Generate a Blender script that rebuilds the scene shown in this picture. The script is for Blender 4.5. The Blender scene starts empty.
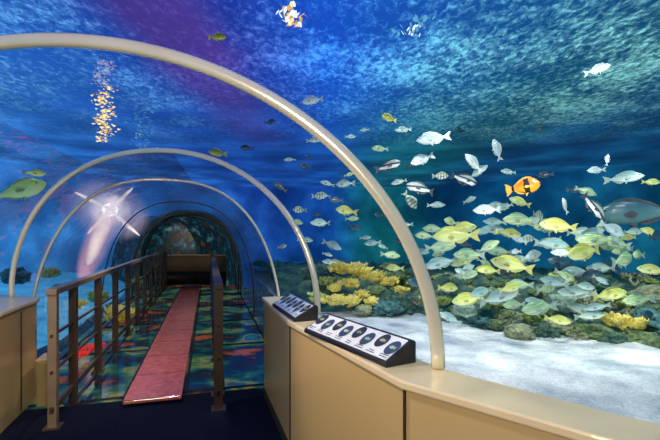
import bpy, math, random, bmesh
from mathutils import Vector, Matrix, noise
random.seed(7)
sc = bpy.context.scene
try:
    sc.view_settings.view_transform = 'Standard'
except Exception:
    pass
COL = sc.collection
EYE = 1.5
F = 430.0
def loc(u, v, d):
    return Vector(((u-330)/F*d, d, EYE+(235-v)/F*d))

# ------------------------------------------------------------ materials
def new_mat(name):
    m = bpy.data.materials.new(name); m.use_nodes = True
    nt = m.node_tree; nt.nodes.clear()
    out = nt.nodes.new('ShaderNodeOutputMaterial')
    return m, nt, out
def node(nt, t, **kw):
    n = nt.nodes.new(t)
    for k, v in kw.items(): setattr(n, k, v)
    return n
def ramp(nt, stops, interp='LINEAR'):
    r = node(nt, 'ShaderNodeValToRGB'); cr = r.color_ramp; cr.interpolation = interp
    while len(cr.elements) < len(stops): cr.elements.new(0.5)
    for e, (p, c) in zip(cr.elements, stops):
        e.position = p; e.color = (*c, 1) if len(c) == 3 else c
    return r
def math_n(nt, op, a, b=None, clamp=False):
    n = node(nt, 'ShaderNodeMath', operation=op); n.use_clamp = clamp
    for i, x in enumerate((a, b)):
        if x is None: continue
        if isinstance(x, (int, float)): n.inputs[i].default_value = x
        else: nt.links.new(x, n.inputs[i])
    return n.outputs[0]
def mixc(nt, fac, a, b, mode='MIX'):
    n = node(nt, 'ShaderNodeMix', data_type='RGBA', blend_type=mode)
    for i, x in ((0, fac), (6, a), (7, b)):
        if isinstance(x, (int, float)): n.inputs[i].default_value = x
        elif isinstance(x, tuple): n.inputs[i].default_value = (*x, 1)
        else: nt.links.new(x, n.inputs[i])
    return n.outputs[2]
def pbr(name, c1, c2=None, scale=6, rough=.5, metal=0, bump=0, bscale=30, emis=None, estr=0, stretch=None, spec=.5, lo=.32, hi=.68):
    m, nt, out = new_mat(name)
    p = node(nt, 'ShaderNodeBsdfPrincipled')
    p.inputs['Roughness'].default_value = rough; p.inputs['Metallic'].default_value = metal
    p.inputs['Specular IOR Level'].default_value = spec
    tc = node(nt, 'ShaderNodeTexCoord'); vec = tc.outputs['Object']
    if stretch:
        mp = node(nt, 'ShaderNodeMapping'); mp.inputs['Scale'].default_value = stretch
        nt.links.new(vec, mp.inputs[0]); vec = mp.outputs[0]
    nz = node(nt, 'ShaderNodeTexNoise'); nz.inputs['Scale'].default_value = scale; nz.inputs['Detail'].default_value = 5
    nt.links.new(vec, nz.inputs['Vector'])
    r = ramp(nt, [(lo, c1), (hi, c2 or c1)])
    nt.links.new(nz.outputs[0], r.inputs[0]); nt.links.new(r.outputs[0], p.inputs['Base Color'])
    if emis:
        p.inputs['Emission Color'].default_value = (*emis, 1); p.inputs['Emission Strength'].default_value = estr
    if bump:
        n2 = node(nt, 'ShaderNodeTexNoise'); n2.inputs['Scale'].default_value = bscale; n2.inputs['Detail'].default_value = 4
        nt.links.new(vec, n2.inputs['Vector'])
        b = node(nt, 'ShaderNodeBump'); b.inputs['Strength'].default_value = bump; b.inputs['Distance'].default_value = .02
        nt.links.new(n2.outputs[0], b.inputs['Height']); nt.links.new(b.outputs[0], p.inputs['Normal'])
    nt.links.new(p.outputs[0], out.inputs[0])
    return m

def glass_mat(name, tint=(.90, .95, 1), refl=.06, edge=.6, bump=.22):
    m, nt, out = new_mat(name)
    t = node(nt, 'ShaderNodeBsdfTransparent'); t.inputs[0].default_value = (*tint, 1)
    g = node(nt, 'ShaderNodeBsdfGlossy'); g.inputs['Roughness'].default_value = .05
    tc = node(nt, 'ShaderNodeTexCoord'); nz = node(nt, 'ShaderNodeTexNoise'); nz.inputs['Scale'].default_value = 1.8; nz.inputs['Detail'].default_value = 3
    nt.links.new(tc.outputs['Object'], nz.inputs[0])
    b = node(nt, 'ShaderNodeBump'); b.inputs['Strength'].default_value = bump; b.inputs['Distance'].default_value = .25
    nt.links.new(nz.outputs[0], b.inputs['Height']); nt.links.new(b.outputs[0], g.inputs['Normal'])
    lw = node(nt, 'ShaderNodeLayerWeight'); lw.inputs[0].default_value = .3
    f = math_n(nt, 'MULTIPLY', lw.outputs['Facing'], edge)
    f = math_n(nt, 'ADD', f, refl, True)
    mx = node(nt, 'ShaderNodeMixShader'); nt.links.new(f, mx.inputs[0])
    nt.links.new(t.outputs[0], mx.inputs[1]); nt.links.new(g.outputs[0], mx.inputs[2])
    nt.links.new(mx.outputs[0], out.inputs[0]); return m

M_wall = pbr('bronze_panel', (.74, .50, .20), (.80, .55, .24), 1.2, .27, .25)
M_cap = pbr('beige_cap', (.92, .71, .40), (.97, .78, .46), 4, .28, .15)
M_seam = pbr('seam_dark', (.03, .025, .015), rough=.7)
M_rib = pbr('champagne_metal', (.84, .76, .54), (.92, .84, .62), 3, .22, .25)
M_rib_dark = pbr('dark_metal_rib', (.03, .04, .05), (.06, .065, .06), 3, .3, .4)
M_rail = pbr('bronze_rail', (.10, .065, .04), (.16, .10, .06), 5, .3, .5)
M_dark = pbr('dark_frame', (.012, .014, .016), (.03, .03, .03), 5, .3, .3)
M_black = pbr('black_plastic', (.012, .012, .014), rough=.35)
M_white = pbr('white_print', (.8, .82, .84), rough=.4)
M_ink = pbr('ink', (.02, .03, .05), rough=.5)
M_inkblue = pbr('ink_blue', (.03, .06, .12), rough=.5)
M_carpet = pbr('navy_carpet', (.003, .006, .018), (.012, .016, .04), 60, .95, bump=.8, bscale=160, spec=.1)
M_sand2 = pbr('blue_sand', (.06, .36, .55), (.4, .8, .9), 3, .95, bump=.4, emis=(.06, .40, .66), estr=.45)  # cyan emission added so the sand glows
M_glass = glass_mat('acrylic')

m, nt, out = new_mat('white_sand'); M_sand = m
p = node(nt, 'ShaderNodeBsdfPrincipled'); p.inputs['Roughness'].default_value = .95; p.inputs['Specular IOR Level'].default_value = .1
tc = node(nt, 'ShaderNodeTexCoord')
n1 = node(nt, 'ShaderNodeTexNoise'); n1.inputs['Scale'].default_value = 2.2; n1.inputs['Detail'].default_value = 9; n1.inputs['Roughness'].default_value = .68
n2 = node(nt, 'ShaderNodeTexNoise'); n2.inputs['Scale'].default_value = 60; n2.inputs['Detail'].default_value = 3
for q in (n1, n2): nt.links.new(tc.outputs['Object'], q.inputs[0])
r = ramp(nt, [(.33, (.40, .48, .52)), (.48, (.68, .73, .74)), (.6, (.88, .89, .87))]); nt.links.new(n1.outputs[0], r.inputs[0])
r2 = ramp(nt, [(.36, (.68, .68, .68)), (.52, (1, 1, 1))]); nt.links.new(n2.outputs[0], r2.inputs[0])
c = mixc(nt, .6, r.outputs[0], r2.outputs[0], 'MULTIPLY'); nt.links.new(c, p.inputs['Base Color'])
hs = math_n(nt, 'ADD', math_n(nt, 'MULTIPLY', n1.outputs[0], 3.0), math_n(nt, 'MULTIPLY', n2.outputs[0], .5))
b = node(nt, 'ShaderNodeBump'); b.inputs['Strength'].default_value = .8; b.inputs['Distance'].default_value = .02
nt.links.new(hs, b.inputs['Height']); nt.links.new(b.outputs[0], p.inputs['Normal']); nt.links.new(p.outputs[0], out.inputs[0])

m, nt, out = new_mat('pink_plank'); M_plank = m
p = node(nt, 'ShaderNodeBsdfPrincipled'); p.inputs['Roughness'].default_value = .25; p.inputs['Coat Weight'].default_value = .4
tc = node(nt, 'ShaderNodeTexCoord'); sep = node(nt, 'ShaderNodeSeparateXYZ'); nt.links.new(tc.outputs['Object'], sep.inputs[0])
fr = math_n(nt, 'FRACT', math_n(nt, 'MULTIPLY', sep.outputs[1], 1.4))
seam = math_n(nt, 'LESS_THAN', fr, .025)
nz = node(nt, 'ShaderNodeTexNoise'); nz.inputs['Scale'].default_value = 14; nz.inputs['Detail'].default_value = 8; nz.inputs['Roughness'].default_value = .7; nt.links.new(tc.outputs['Object'], nz.inputs[0])
r = ramp(nt, [(.3, (.56, .10, .075)), (.6, (.82, .22, .17)), (.75, (.98, .42, .32))]); nt.links.new(nz.outputs[0], r.inputs[0])
c = mixc(nt, seam, r.outputs[0], (.25, .045, .035)); nt.links.new(c, p.inputs['Base Color']); nt.links.new(p.outputs[0], out.inputs[0])

m, nt, out = new_mat('glass_floor'); M_gfloor = m
p = node(nt, 'ShaderNodeBsdfPrincipled'); p.inputs['Roughness'].default_value = .1; p.inputs['Specular IOR Level'].default_value = 1.0
tc = node(nt, 'ShaderNodeTexCoord')
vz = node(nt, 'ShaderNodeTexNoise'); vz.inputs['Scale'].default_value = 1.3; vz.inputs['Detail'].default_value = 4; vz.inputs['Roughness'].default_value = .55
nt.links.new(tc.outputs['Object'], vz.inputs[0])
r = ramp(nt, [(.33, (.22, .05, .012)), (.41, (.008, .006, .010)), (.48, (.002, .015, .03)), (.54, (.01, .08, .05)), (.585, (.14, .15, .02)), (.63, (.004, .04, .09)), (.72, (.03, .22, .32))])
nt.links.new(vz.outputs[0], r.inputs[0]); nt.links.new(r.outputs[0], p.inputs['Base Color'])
nt.links.new(r.outputs[0], p.inputs['Emission Color']); p.inputs['Emission Strength'].default_value = .6  # coloured reflections painted as glowing patches in the floor
nt.links.new(p.outputs[0], out.inputs[0])

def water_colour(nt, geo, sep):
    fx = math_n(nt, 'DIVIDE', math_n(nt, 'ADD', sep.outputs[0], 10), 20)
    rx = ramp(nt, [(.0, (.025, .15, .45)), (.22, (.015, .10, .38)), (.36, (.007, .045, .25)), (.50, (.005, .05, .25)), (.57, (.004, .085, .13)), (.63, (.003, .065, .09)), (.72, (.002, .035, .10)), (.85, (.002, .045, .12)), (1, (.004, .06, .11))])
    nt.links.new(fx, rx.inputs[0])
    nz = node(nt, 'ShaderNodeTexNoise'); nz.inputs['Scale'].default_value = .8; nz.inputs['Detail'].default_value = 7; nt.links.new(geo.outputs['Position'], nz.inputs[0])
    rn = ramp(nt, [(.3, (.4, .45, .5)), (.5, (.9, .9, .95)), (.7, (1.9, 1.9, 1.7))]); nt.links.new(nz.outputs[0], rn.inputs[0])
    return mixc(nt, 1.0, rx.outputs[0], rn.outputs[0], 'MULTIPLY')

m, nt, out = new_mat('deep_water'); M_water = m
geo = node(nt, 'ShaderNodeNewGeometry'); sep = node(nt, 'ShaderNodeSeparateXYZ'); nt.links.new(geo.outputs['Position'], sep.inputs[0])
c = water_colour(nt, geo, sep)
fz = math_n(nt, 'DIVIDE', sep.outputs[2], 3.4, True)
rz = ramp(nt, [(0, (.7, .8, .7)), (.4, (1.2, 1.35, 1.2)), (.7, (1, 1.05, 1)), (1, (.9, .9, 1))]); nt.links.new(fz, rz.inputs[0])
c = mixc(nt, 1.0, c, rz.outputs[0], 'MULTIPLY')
e = node(nt, 'ShaderNodeEmission'); nt.links.new(c, e.inputs[0]); e.inputs[1].default_value = 1.2  # light scattered in the water, painted as wall emission
nt.links.new(e.outputs[0], out.inputs[0])

# water surface
m, nt, out = new_mat('water_surface'); M_surf = m
geo = node(nt, 'ShaderNodeNewGeometry'); sep = node(nt, 'ShaderNodeSeparateXYZ'); nt.links.new(geo.outputs['Position'], sep.inputs[0])
far = water_colour(nt, geo, sep)
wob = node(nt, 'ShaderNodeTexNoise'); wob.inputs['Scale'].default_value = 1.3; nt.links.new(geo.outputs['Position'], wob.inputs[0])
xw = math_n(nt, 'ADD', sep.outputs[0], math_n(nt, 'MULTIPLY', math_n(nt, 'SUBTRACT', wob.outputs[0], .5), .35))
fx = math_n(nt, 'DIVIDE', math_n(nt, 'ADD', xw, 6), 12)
base = ramp(nt, [(0, (.012, .11, .36)), (.22, (.010, .08, .36)), (.33, (.006, .035, .24)), (.36, (.035, .018, .16)), (.40, (.042, .02, .18)), (.43, (.006, .02, .22)), (.5, (.005, .05, .38)), (.6, (.004, .055, .22)), (.72, (.002, .045, .11)), (1, (.002, .03, .06))])  # purple stops paint a tinted reflection band into the colour
high = ramp(nt, [(0, (.18, .52, .78)), (.3, (.09, .32, .7)), (.36, (.09, .06, .34)), (.40, (.09, .06, .34)), (.5, (.05, .30, .95)), (.6, (.14, .54, .74)), (.75, (.24, .66, .62)), (1, (.18, .52, .48))])  # ripple highlights painted as brighter emission colours
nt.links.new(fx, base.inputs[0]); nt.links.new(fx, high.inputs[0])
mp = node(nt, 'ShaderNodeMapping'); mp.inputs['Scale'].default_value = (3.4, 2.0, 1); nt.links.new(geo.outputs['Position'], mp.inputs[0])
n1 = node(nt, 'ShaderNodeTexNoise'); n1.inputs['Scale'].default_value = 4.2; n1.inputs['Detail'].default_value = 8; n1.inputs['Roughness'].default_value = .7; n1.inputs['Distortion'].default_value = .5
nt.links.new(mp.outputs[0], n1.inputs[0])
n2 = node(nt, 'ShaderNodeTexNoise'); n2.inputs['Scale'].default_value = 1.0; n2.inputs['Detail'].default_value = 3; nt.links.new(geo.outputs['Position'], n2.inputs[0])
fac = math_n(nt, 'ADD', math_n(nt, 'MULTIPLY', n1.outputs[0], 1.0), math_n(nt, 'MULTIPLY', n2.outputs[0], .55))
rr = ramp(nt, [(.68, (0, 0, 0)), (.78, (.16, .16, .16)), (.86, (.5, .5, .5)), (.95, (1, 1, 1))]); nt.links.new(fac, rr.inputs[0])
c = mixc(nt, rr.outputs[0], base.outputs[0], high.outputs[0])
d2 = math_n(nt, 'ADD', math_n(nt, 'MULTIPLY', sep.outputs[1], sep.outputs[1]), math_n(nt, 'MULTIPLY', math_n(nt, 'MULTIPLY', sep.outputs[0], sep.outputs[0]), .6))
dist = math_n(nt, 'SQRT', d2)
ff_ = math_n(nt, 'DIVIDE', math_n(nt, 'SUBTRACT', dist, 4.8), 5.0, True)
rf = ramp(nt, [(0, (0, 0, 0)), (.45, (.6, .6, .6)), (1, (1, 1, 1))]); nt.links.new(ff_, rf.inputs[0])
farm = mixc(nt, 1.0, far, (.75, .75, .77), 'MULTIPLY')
c = mixc(nt, rf.outputs[0], c, farm)  # distance haze painted by blending into the far water colour
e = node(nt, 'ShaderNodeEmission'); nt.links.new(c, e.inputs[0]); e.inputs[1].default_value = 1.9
t = node(nt, 'ShaderNodeBsdfTransparent')
mx = node(nt, 'ShaderNodeMixShader'); mx.inputs[0].default_value = .75
nt.links.new(t.outputs[0], mx.inputs[1]); nt.links.new(e.outputs[0], mx.inputs[2]); nt.links.new(mx.outputs[0], out.inputs[0])

def emis_mat(name, col, s):
    m, nt, out = new_mat(name); e = node(nt, 'ShaderNodeEmission'); e.inputs[0].default_value = (*col, 1); e.inputs[1].default_value = s
    nt.links.new(e.outputs[0], out.inputs[0]); return m

# ------------------------------------------------------------ mesh helpers
def mk(name, verts, faces, mats, smooth=False, midx=None, label=None, cat=None, kind=None, group=None, parent=None):
    me = bpy.data.meshes.new(name); me.from_pydata([tuple(v) for v in verts], [], faces); me.update()
    for mm in (mats if isinstance(mats, (list, tuple)) else [mats]): me.materials.append(mm)
    if midx:
        for p_, i in zip(me.polygons, midx): p_.material_index = i
    if smooth:
        for p_ in me.polygons: p_.use_smooth = True
    o = bpy.data.objects.new(name, me); COL.objects.link(o)
    tag(o, label, cat, kind, group)
    if parent: o.parent = parent
    return o
def tag(o, label=None, cat=None, kind=None, group=None):
    if label: o['label'] = label
    if cat: o['category'] = cat
    if kind: o['kind'] = kind
    if group: o['group'] = group
def empty(name, l, label, cat, group=None, mat=None):
    o = bpy.data.objects.new(name, None); o.empty_display_size = .1; COL.objects.link(o)
    if mat is not None: o.matrix_world = mat
    else: o.location = l
    tag(o, label, cat, None, group); return o
def box_v(cx, cy, z0, z1, ux, uy, hw, hl):
    px, py = -uy, ux; v = []
    for z in (z0, z1):
        for a, b in ((-1, -1), (1, -1), (1, 1), (-1, 1)):
            v.append((cx+px*hw*a+ux*hl*b, cy+py*hw*a+uy*hl*b, z))
    return v
BF = [(0, 3, 2, 1), (4, 5, 6, 7), (0, 1, 5, 4), (1, 2, 6, 5), (2, 3, 7, 6), (3, 0, 4, 7)]
def bevel(o, w=.006, seg=2):
    b = o.modifiers.new('bevel', 'BEVEL'); b.width = w; b.segments = seg; b.limit_method = 'ANGLE'; return o
def beam(p0, p1, w, h):
    p0 = Vector(p0); p1 = Vector(p1); d = (p1-p0).normalized()
    s = d.cross(Vector((0, 0, 1))); s = s.normalized() if s.length > 1e-4 else Vector((1, 0, 0))
    u = s.cross(d).normalized(); v = []
    for q in (p0, p1):
        for a, b in ((-1, -1), (1, -1), (1, 1), (-1, 1)): v.append(q+s*w/2*a+u*h/2*b)
    return v
def strip(front, back, z0, z1):
    n = len(front); v = []
    for z in (z0, z1):
        v += [(*p_, z) for p_ in front]; v += [(*p_, z) for p_ in back]
    f = []
    for i in range(n-1):
        f += [(i, n+i, n+i+1, i+1), (2*n+i, 2*n+i+1, 3*n+i+1, 3*n+i), (i, i+1, 2*n+i+1, 2*n+i), (n+i, 3*n+i, 3*n+i+1, n+i+1)]
    f += [(0, 2*n, 3*n, n), (n-1, 2*n-1, 4*n-1, 3*n-1)]
    return v, f

# ------------------------------------------------------------ tunnel frames
T = Vector((-.272, .962, 0)); PP = Vector((.962, .272, 0)); C0 = Vector((-1.5, 3.56, 0))
def ctr(s, o=0): return C0+T*s+PP*o
def arch_pts(R, L, zf, za, n=40, e=1.0):
    R = Vector((*R, 0)); L = Vector((*L, 0)); c = (R+L)/2; h = (R-L)/2; pts = []
    for i in range(n+1):
        th = math.pi*i/n; co, si = math.cos(th), math.sin(th)
        a = math.copysign(abs(co)**e, co); b = si**e
        q = c+h*a; pts.append(Vector((q.x, q.y, zf+(za-zf)*b)))
    return pts
def bridge_arch(s, hw=1.33, za=2.12, n=40):
    a = ctr(s, hw); b = ctr(s, -hw); return arch_pts((a.x, a.y), (b.x, b.y), 0, za, n, .8)
def loft(fr):
    n = len(fr[0]); v = []; f = []
    for r_ in fr: v += r_
    for j in range(len(fr)-1):
        for i in range(n-1): f.append((j*n+i, j*n+i+1, (j+1)*n+i+1, (j+1)*n+i))
    return v, f
A1 = arch_pts((.47, 1.87), (-3.12, 2.06), .925, 2.39, 80); A2 = arch_pts((-.09, 3.13), (-2.98, 4.02), .925, 2.20, 80, .95); A3 = bridge_arch(1.3, n=80)
SH0 = 7.3
v, f = loft([bridge_arch(s, n=60) for s in (1.3, 2.2, 3.2, 4.2, 5.2, 6.2, SH0)])
mk('window_1', v, f, M_glass, True, kind='structure')
v, f = loft([A2[36:], A3[36:]]); mk('window_2', v, f, M_glass, True, kind='structure')
v, f = loft([A1[50:], A2[50:]]); mk('window_3', v, f, M_glass, True, kind='structure')
def rib(pts, w, t, mat, label, group):
    c = (pts[0]+pts[-1])/2; pl = (pts[0]-pts[-1]).normalized(); ax = pl.cross(Vector((0, 0, 1))).normalized()
    v = []; f = []; n = len(pts)
    sec = [(-1, -.6), (-.6, -1), (.6, -1), (1, -.6), (1, .6), (.6, 1), (-.6, 1), (-1, .6)]
    for i in range(n):
        a = pts[max(i-1, 0)]; b = pts[min(i+1, n-1)]; tg = (b-a).normalized(); rd = tg.cross(ax).normalized()
        for x, y in sec: v.append(pts[i]+ax*w/2*x+rd*t/2*y)
    for i in range(n-1):
        for k in range(8): f.append((i*8+k, i*8+(k+1) % 8, (i+1)*8+(k+1) % 8, (i+1)*8+k))
    f.append(tuple(range(7, -1, -1))); f.append(tuple((n-1)*8+k for k in range(8)))
    return mk('tunnel_arch', v, f, mat, True, label=label, cat='arch frame', group=group)
G = 'arch frames along the tunnel'
rib(A1, .05, .056, M_rib, 'thick champagne metal arch frame standing on the wall cap', G)
rib(A2, .04, .04, M_rib, 'champagne metal arch frame at the start of the bridge', G)
rib(A3, .03, .03, M_rib, 'slim pale metal arch frame spanning the bridge', G)
rib(bridge_arch(4.4, 1.31, 2.10, 60), .02, .02, M_rail, 'thin bronze seam arch over the bridge', G)

m, nt, out = new_mat('dark_gloss_shell'); M_shell = m
p = node(nt, 'ShaderNodeBsdfPrincipled'); p.inputs['Roughness'].default_value = .22; p.inputs['Specular IOR Level'].default_value = .6
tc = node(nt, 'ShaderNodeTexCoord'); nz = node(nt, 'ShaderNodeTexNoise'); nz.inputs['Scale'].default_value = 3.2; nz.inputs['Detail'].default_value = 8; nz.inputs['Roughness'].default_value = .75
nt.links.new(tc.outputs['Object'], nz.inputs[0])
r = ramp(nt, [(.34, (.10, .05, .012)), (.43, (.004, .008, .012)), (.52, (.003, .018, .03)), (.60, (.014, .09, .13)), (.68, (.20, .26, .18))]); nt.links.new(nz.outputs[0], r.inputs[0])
nt.links.new(r.outputs[0], p.inputs['Base Color']); nt.links.new(r.outputs[0], p.inputs['Emission Color']); p.inputs['Emission Strength'].default_value = .6  # reflections painted into the shell colour and its emission
nt.links.new(p.outputs[0], out.inputs[0])
fr_ = []; frs = []
for k in range(10):
    s = SH0+.41*k; off = -.045*max(0, k-3)**2*.7
    for hw, za, L_ in ((1.33, 2.12, fr_), (1.27, 2.06, frs)):
        a = ctr(s, off+hw); b = ctr(s, off-hw); L_.append(arch_pts((a.x, a.y), (b.x, b.y), 0, za, 40, .8))
v, f = loft(fr_); mk('wall_tunnel', v, f, M_shell, True, kind='structure')
mk('wall_end', fr_[-1], [tuple(range(len(fr_[-1])))], M_shell, kind='structure')
for k in (0, 2, 4, 6): rib(frs[k], .03, .03, M_rail, 'thin dark bronze arch frame in the closed tunnel', G)
fp = []; bp = []
for i in range(25):
    w = -1.24+2.2*i/24; q = ctr(9.9-.25*(w+.6)**2, w); r_ = ctr(10.0-.25*(w+.6)**2, w)
    fp.append((q.x, q.y)); bp.append((r_.x, r_.y))
fp.reverse(); bp.reverse()
v, f = strip(fp, bp, .40, .88); mk('wall_back_2', v, f, pbr('brown_parapet', (.20, .13, .065), (.27, .18, .09), 2, .5), True, kind='structure')
v, f = strip(fp, bp, 0, .40); mk('baseboard_end', v, f, M_dark, True, kind='structure')
v, f = strip(fp, bp, .88, .91); mk('trim_5', v, f, M_cap, True, kind='structure')

# ------------------------------------------------------------ right wall
fr = [(-.64, 4.03), (-.29, 2.92), (.28, 1.71), (.76, 1.25), (1.6, .55), (3.0, -.3)]
bk = [(-.44, 4.09), (-.10, 2.99), (.50, 1.86), (.95, 1.38), (1.75, .72), (3.1, -.1)]
ins = [(x+.02, y+.012) for x, y in fr]; inb = [(x-.03, y-.02) for x, y in bk]
v, f = strip(ins, inb, 0, .885); mk('wall_right', v, f, M_wall, kind='structure')
v, f = strip(fr, bk, .885, .92); bevel(mk('trim_1', v, f, M_cap, kind='structure'), .008)
for k, (x, y) in enumerate(ins[1:4]):
    mk('trim_%d' % (k+10), box_v(x-.002, y-.002, .02, .88, .4, -.9, .004, .006), BF, M_seam, kind='structure')
v, f = strip([(x-.008, y-.006) for x, y in ins], ins, 0, .07); mk('baseboard_right', v, f, M_seam, kind='structure')
frl = [(-2.80, 4.06), (-2.70, 4.0), (-2.64, 3.88), (-2.6, 3.7), (-2.46, 3.22), (-2.6, 1.2), (-2.2, -1.2)]; bkl = [(-3.22, 4.2), (-3.25, 4.1), (-3.27, 4.0), (-3.28, 3.7), (-3.3, 3.0), (-3.3, 1.0), (-2.9, -1.3)]
v, f = strip([(x-.02, y-.01) for x, y in frl], [(x+.02, y-.01) for x, y in bkl], 0, .885); f = [tuple(reversed(q)) for q in f]
mk('wall_left', v, f, M_wall, kind='structure')
v, f = strip(frl, bkl, .885, .92); f = [tuple(reversed(q)) for q in f]; bevel(mk('trim_2', v, f, M_cap, kind='structure'), .008)
mk('trim_3', box_v(-2.57, 3.58, .04, .86, -.29, .957, .004, .006), BF, M_seam, kind='structure')
M_olive_m = pbr('olive_panel', (.34, .25, .10), (.42, .31, .13), 3, .35, .3)
cab = empty('metal_box', (-2.53, 3.86, 0), 'low olive metal box beside the parapet', 'box')
o = mk('body', box_v(0, 0, 0, .40, -.29, .957, .06, .12), BF, M_olive_m, parent=cab); bevel(o, .012)
o = mk('lid', box_v(0, 0, .40, .415, -.29, .957, .065, .125), BF, M_wall, parent=cab); bevel(o, .004)
v = [(-3.4, -2.5, 0), (3.2, -2.5, 0), (3.2, -.2, 0), (1.0, 1.35, 0), (.3, 1.8, 0), (-.2, 2.98, 0), (-.48, 4.2, 0), tuple(ctr(.42, .9)), tuple(ctr(.42, -1.3)), (-3.3, 4.1, 0)]
mk('floor', v, [tuple(range(len(v)))], M_carpet, kind='structure')
v = [tuple(ctr(.42, 1.33)), tuple(ctr(11, 1.33)), tuple(ctr(11, -2.2)), tuple(ctr(8.6, -1.4)), tuple(ctr(.42, -1.33))]
v = [(a, b, -.005) for a, b, c_ in v]
mk('floor_2', v, [tuple(range(5))], M_gfloor, kind='structure')
vv = []; ff = []
def addbox(vs):
    b = len(vv); vv.extend(vs); ff.extend([tuple(i+b for i in q) for q in BF])
for o_ in (-1.25, -.69, -.27, .27, .62, 1.25):
    a = ctr(.45, o_); b = ctr(9.4, o_); addbox(beam((a.x, a.y, .003), (b.x, b.y, .003), .025, .02))
for k in range(6):
    s = .5+k*1.7; a = ctr(s, -1.25); b = ctr(s, 1.25); addbox(beam((a.x, a.y, .002), (b.x, b.y, .002), .025, .018))
mk('trim_4', vv, ff, M_dark, kind='structure')
mat = Matrix.Translation(ctr(.25, 0)) @ Matrix.Rotation(math.atan2(.272, .962), 4, 'Z')
pl = mk('walkway_plank', box_v(0, 4.45, .02, .055, 0, 1, .245, 4.45), BF, M_plank, label='long salmon-red walkway board down the middle of the bridge', cat='walkway')
pl.matrix_world = mat; bevel(pl, .008)

# ------------------------------------------------------------ railings
M_railp = pbr('tan_rail', (.30, .21, .13), (.42, .31, .2), 5, .3, .35)
M_pane = glass_mat('rail_pane', (.10, .16, .24), .06, .2, 0)
def railing(off, depths, label, mp_, mh, pane=False, pw=.03):
    a = ctr(depths[0], off)
    R = empty('railing', (a.x, a.y, 0), label, 'railing', 'railings along the bridge')
    for i, s in enumerate(depths):
        q = ctr(s, off)-a
        o = mk('post', box_v(q.x, q.y, 0, 1.04, T.x, T.y, pw, pw), BF, mh if i == 0 else mp_, parent=R); bevel(o, .005)
        o = mk('base_plate', box_v(q.x, q.y, 0, .012, T.x, T.y, .06, .06), BF, M_rail, parent=R)
        if pane and i < len(depths)-1:
            q2 = ctr(depths[i+1], off)-a
            mk('glass_panel', beam((q.x, q.y, .58), (q2.x, q2.y, .58), .012, .82), BF, M_pane, parent=R)
    q0 = ctr(depths[0]-.05, off)-a; q1 = ctr(depths[-1]+.05, off)-a
    for nm, z, w, h in (('handrail', 1.06, .075, .05), ('middle_rail', .72, .02, .025), ('middle_rail', .44, .02, .025), ('bottom_rail', .15, .03, .05)):
        o = mk(nm, beam((q0.x, q0.y, z), (q1.x, q1.y, z), w, h), BF, mh if nm == 'handrail' else mp_, parent=R); bevel(o, .006)
railing(-.69, [-.02, .5, 1.4, 2.3, 3.2, 4.1, 5.0, 5.9, 6.8, 7.7, 8.6, 9.2], 'bronze metal railing with square posts on the bridge', M_rail, M_railp, False, .032)
railing(.56, [.0, .35, .8, 1.5, 2.2, 2.9, 3.6, 4.3, 5.0, 5.8, 6.6, 7.4, 8.9], 'dark metal railing with tinted panels beside the plank', M_dark, M_rail, True, .036)

# ------------------------------------------------------------ tank shell
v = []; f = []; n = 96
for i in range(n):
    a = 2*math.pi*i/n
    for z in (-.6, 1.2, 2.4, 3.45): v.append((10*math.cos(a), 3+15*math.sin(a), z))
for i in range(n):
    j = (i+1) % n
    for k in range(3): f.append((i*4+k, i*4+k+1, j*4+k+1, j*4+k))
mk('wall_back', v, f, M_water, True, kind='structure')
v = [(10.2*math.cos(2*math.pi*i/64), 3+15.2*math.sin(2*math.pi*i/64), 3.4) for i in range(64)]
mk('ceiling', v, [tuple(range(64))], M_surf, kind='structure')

inn = [(3.1, -.1), (1.75, .72), (.95, 1.38), (.50, 1.86), (-.10, 2.99), (-.46, 4.1), (-.5, 5.3), (-1.0, 7.2), (-1.6, 9.3), (-2.3, 11.8), (-2.6, 13.2)]
outp = [(8, -5), (9.2, -2), (9.6, 1), (9.8, 3), (9.7, 5), (9.4, 7), (8.8, 9), (8, 11), (6, 13.4), (3, 15.3), (-1, 15.8)]
def lerp_list(L, t):
    x = t*(len(L)-1); i = min(int(x), len(L)-2); w = x-i
    return L[i][0]*(1-w)+L[i+1][0]*w, L[i][1]*(1-w)+L[i+1][1]*w
def sand_z(x, y): return .55+.06*noise.noise(Vector((x*.8, y*.8, 0)))+.03*noise.noise(Vector((x*3, y*3, 3)))+.010*noise.noise(Vector((x*9, y*9, 3)))
v = []; f = []; NU, NV = 160, 150
for i in range(NU+1):
    a = lerp_list(inn, i/NU); b = lerp_list(outp, i/NU)
    for j in range(NV+1):
        w = (j/NV)**1.8; x = a[0]*(1-w)+b[0]*w; y = a[1]*(1-w)+b[1]*w
        v.append((x, y, sand_z(x, y)))
for i in range(NU):
    for j in range(NV): f.append((i*(NV+1)+j, i*(NV+1)+j+1, (i+1)*(NV+1)+j+1, (i+1)*(NV+1)+j))
mk('floor_3', v, f, M_sand, True, kind='structure')
v = []; f = []
inl = [(-3.3, -2), (-3.35, 3), (-3.35, 4.2)]+[tuple(ctr(s, -1.4))[:2] for s in (1.3, 4, 7)]+[tuple(ctr(9.2, -1.7))[:2], tuple(ctr(12, -3.0))[:2]]
oul = [(-8, -4), (-9.7, 0), (-9.9, 3), (-9.9, 5), (-9.3, 8), (-8, 11), (-7, 13), (-7, 14)]
for i in range(41):
    a = lerp_list(inl, i/40); b = lerp_list(oul, i/40)
    for j in range(31):
        w = j/30; x = a[0]*(1-w)+b[0]*w; y = a[1]*(1-w)+b[1]*w
        v.append((x, y, .15+.3*w+.12*noise.noise(Vector((x, y, 1)))))
for i in range(40):
    for j in range(30): f.append((i*31+j, (i+1)*31+j, (i+1)*31+j+1, i*31+j+1))
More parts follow.
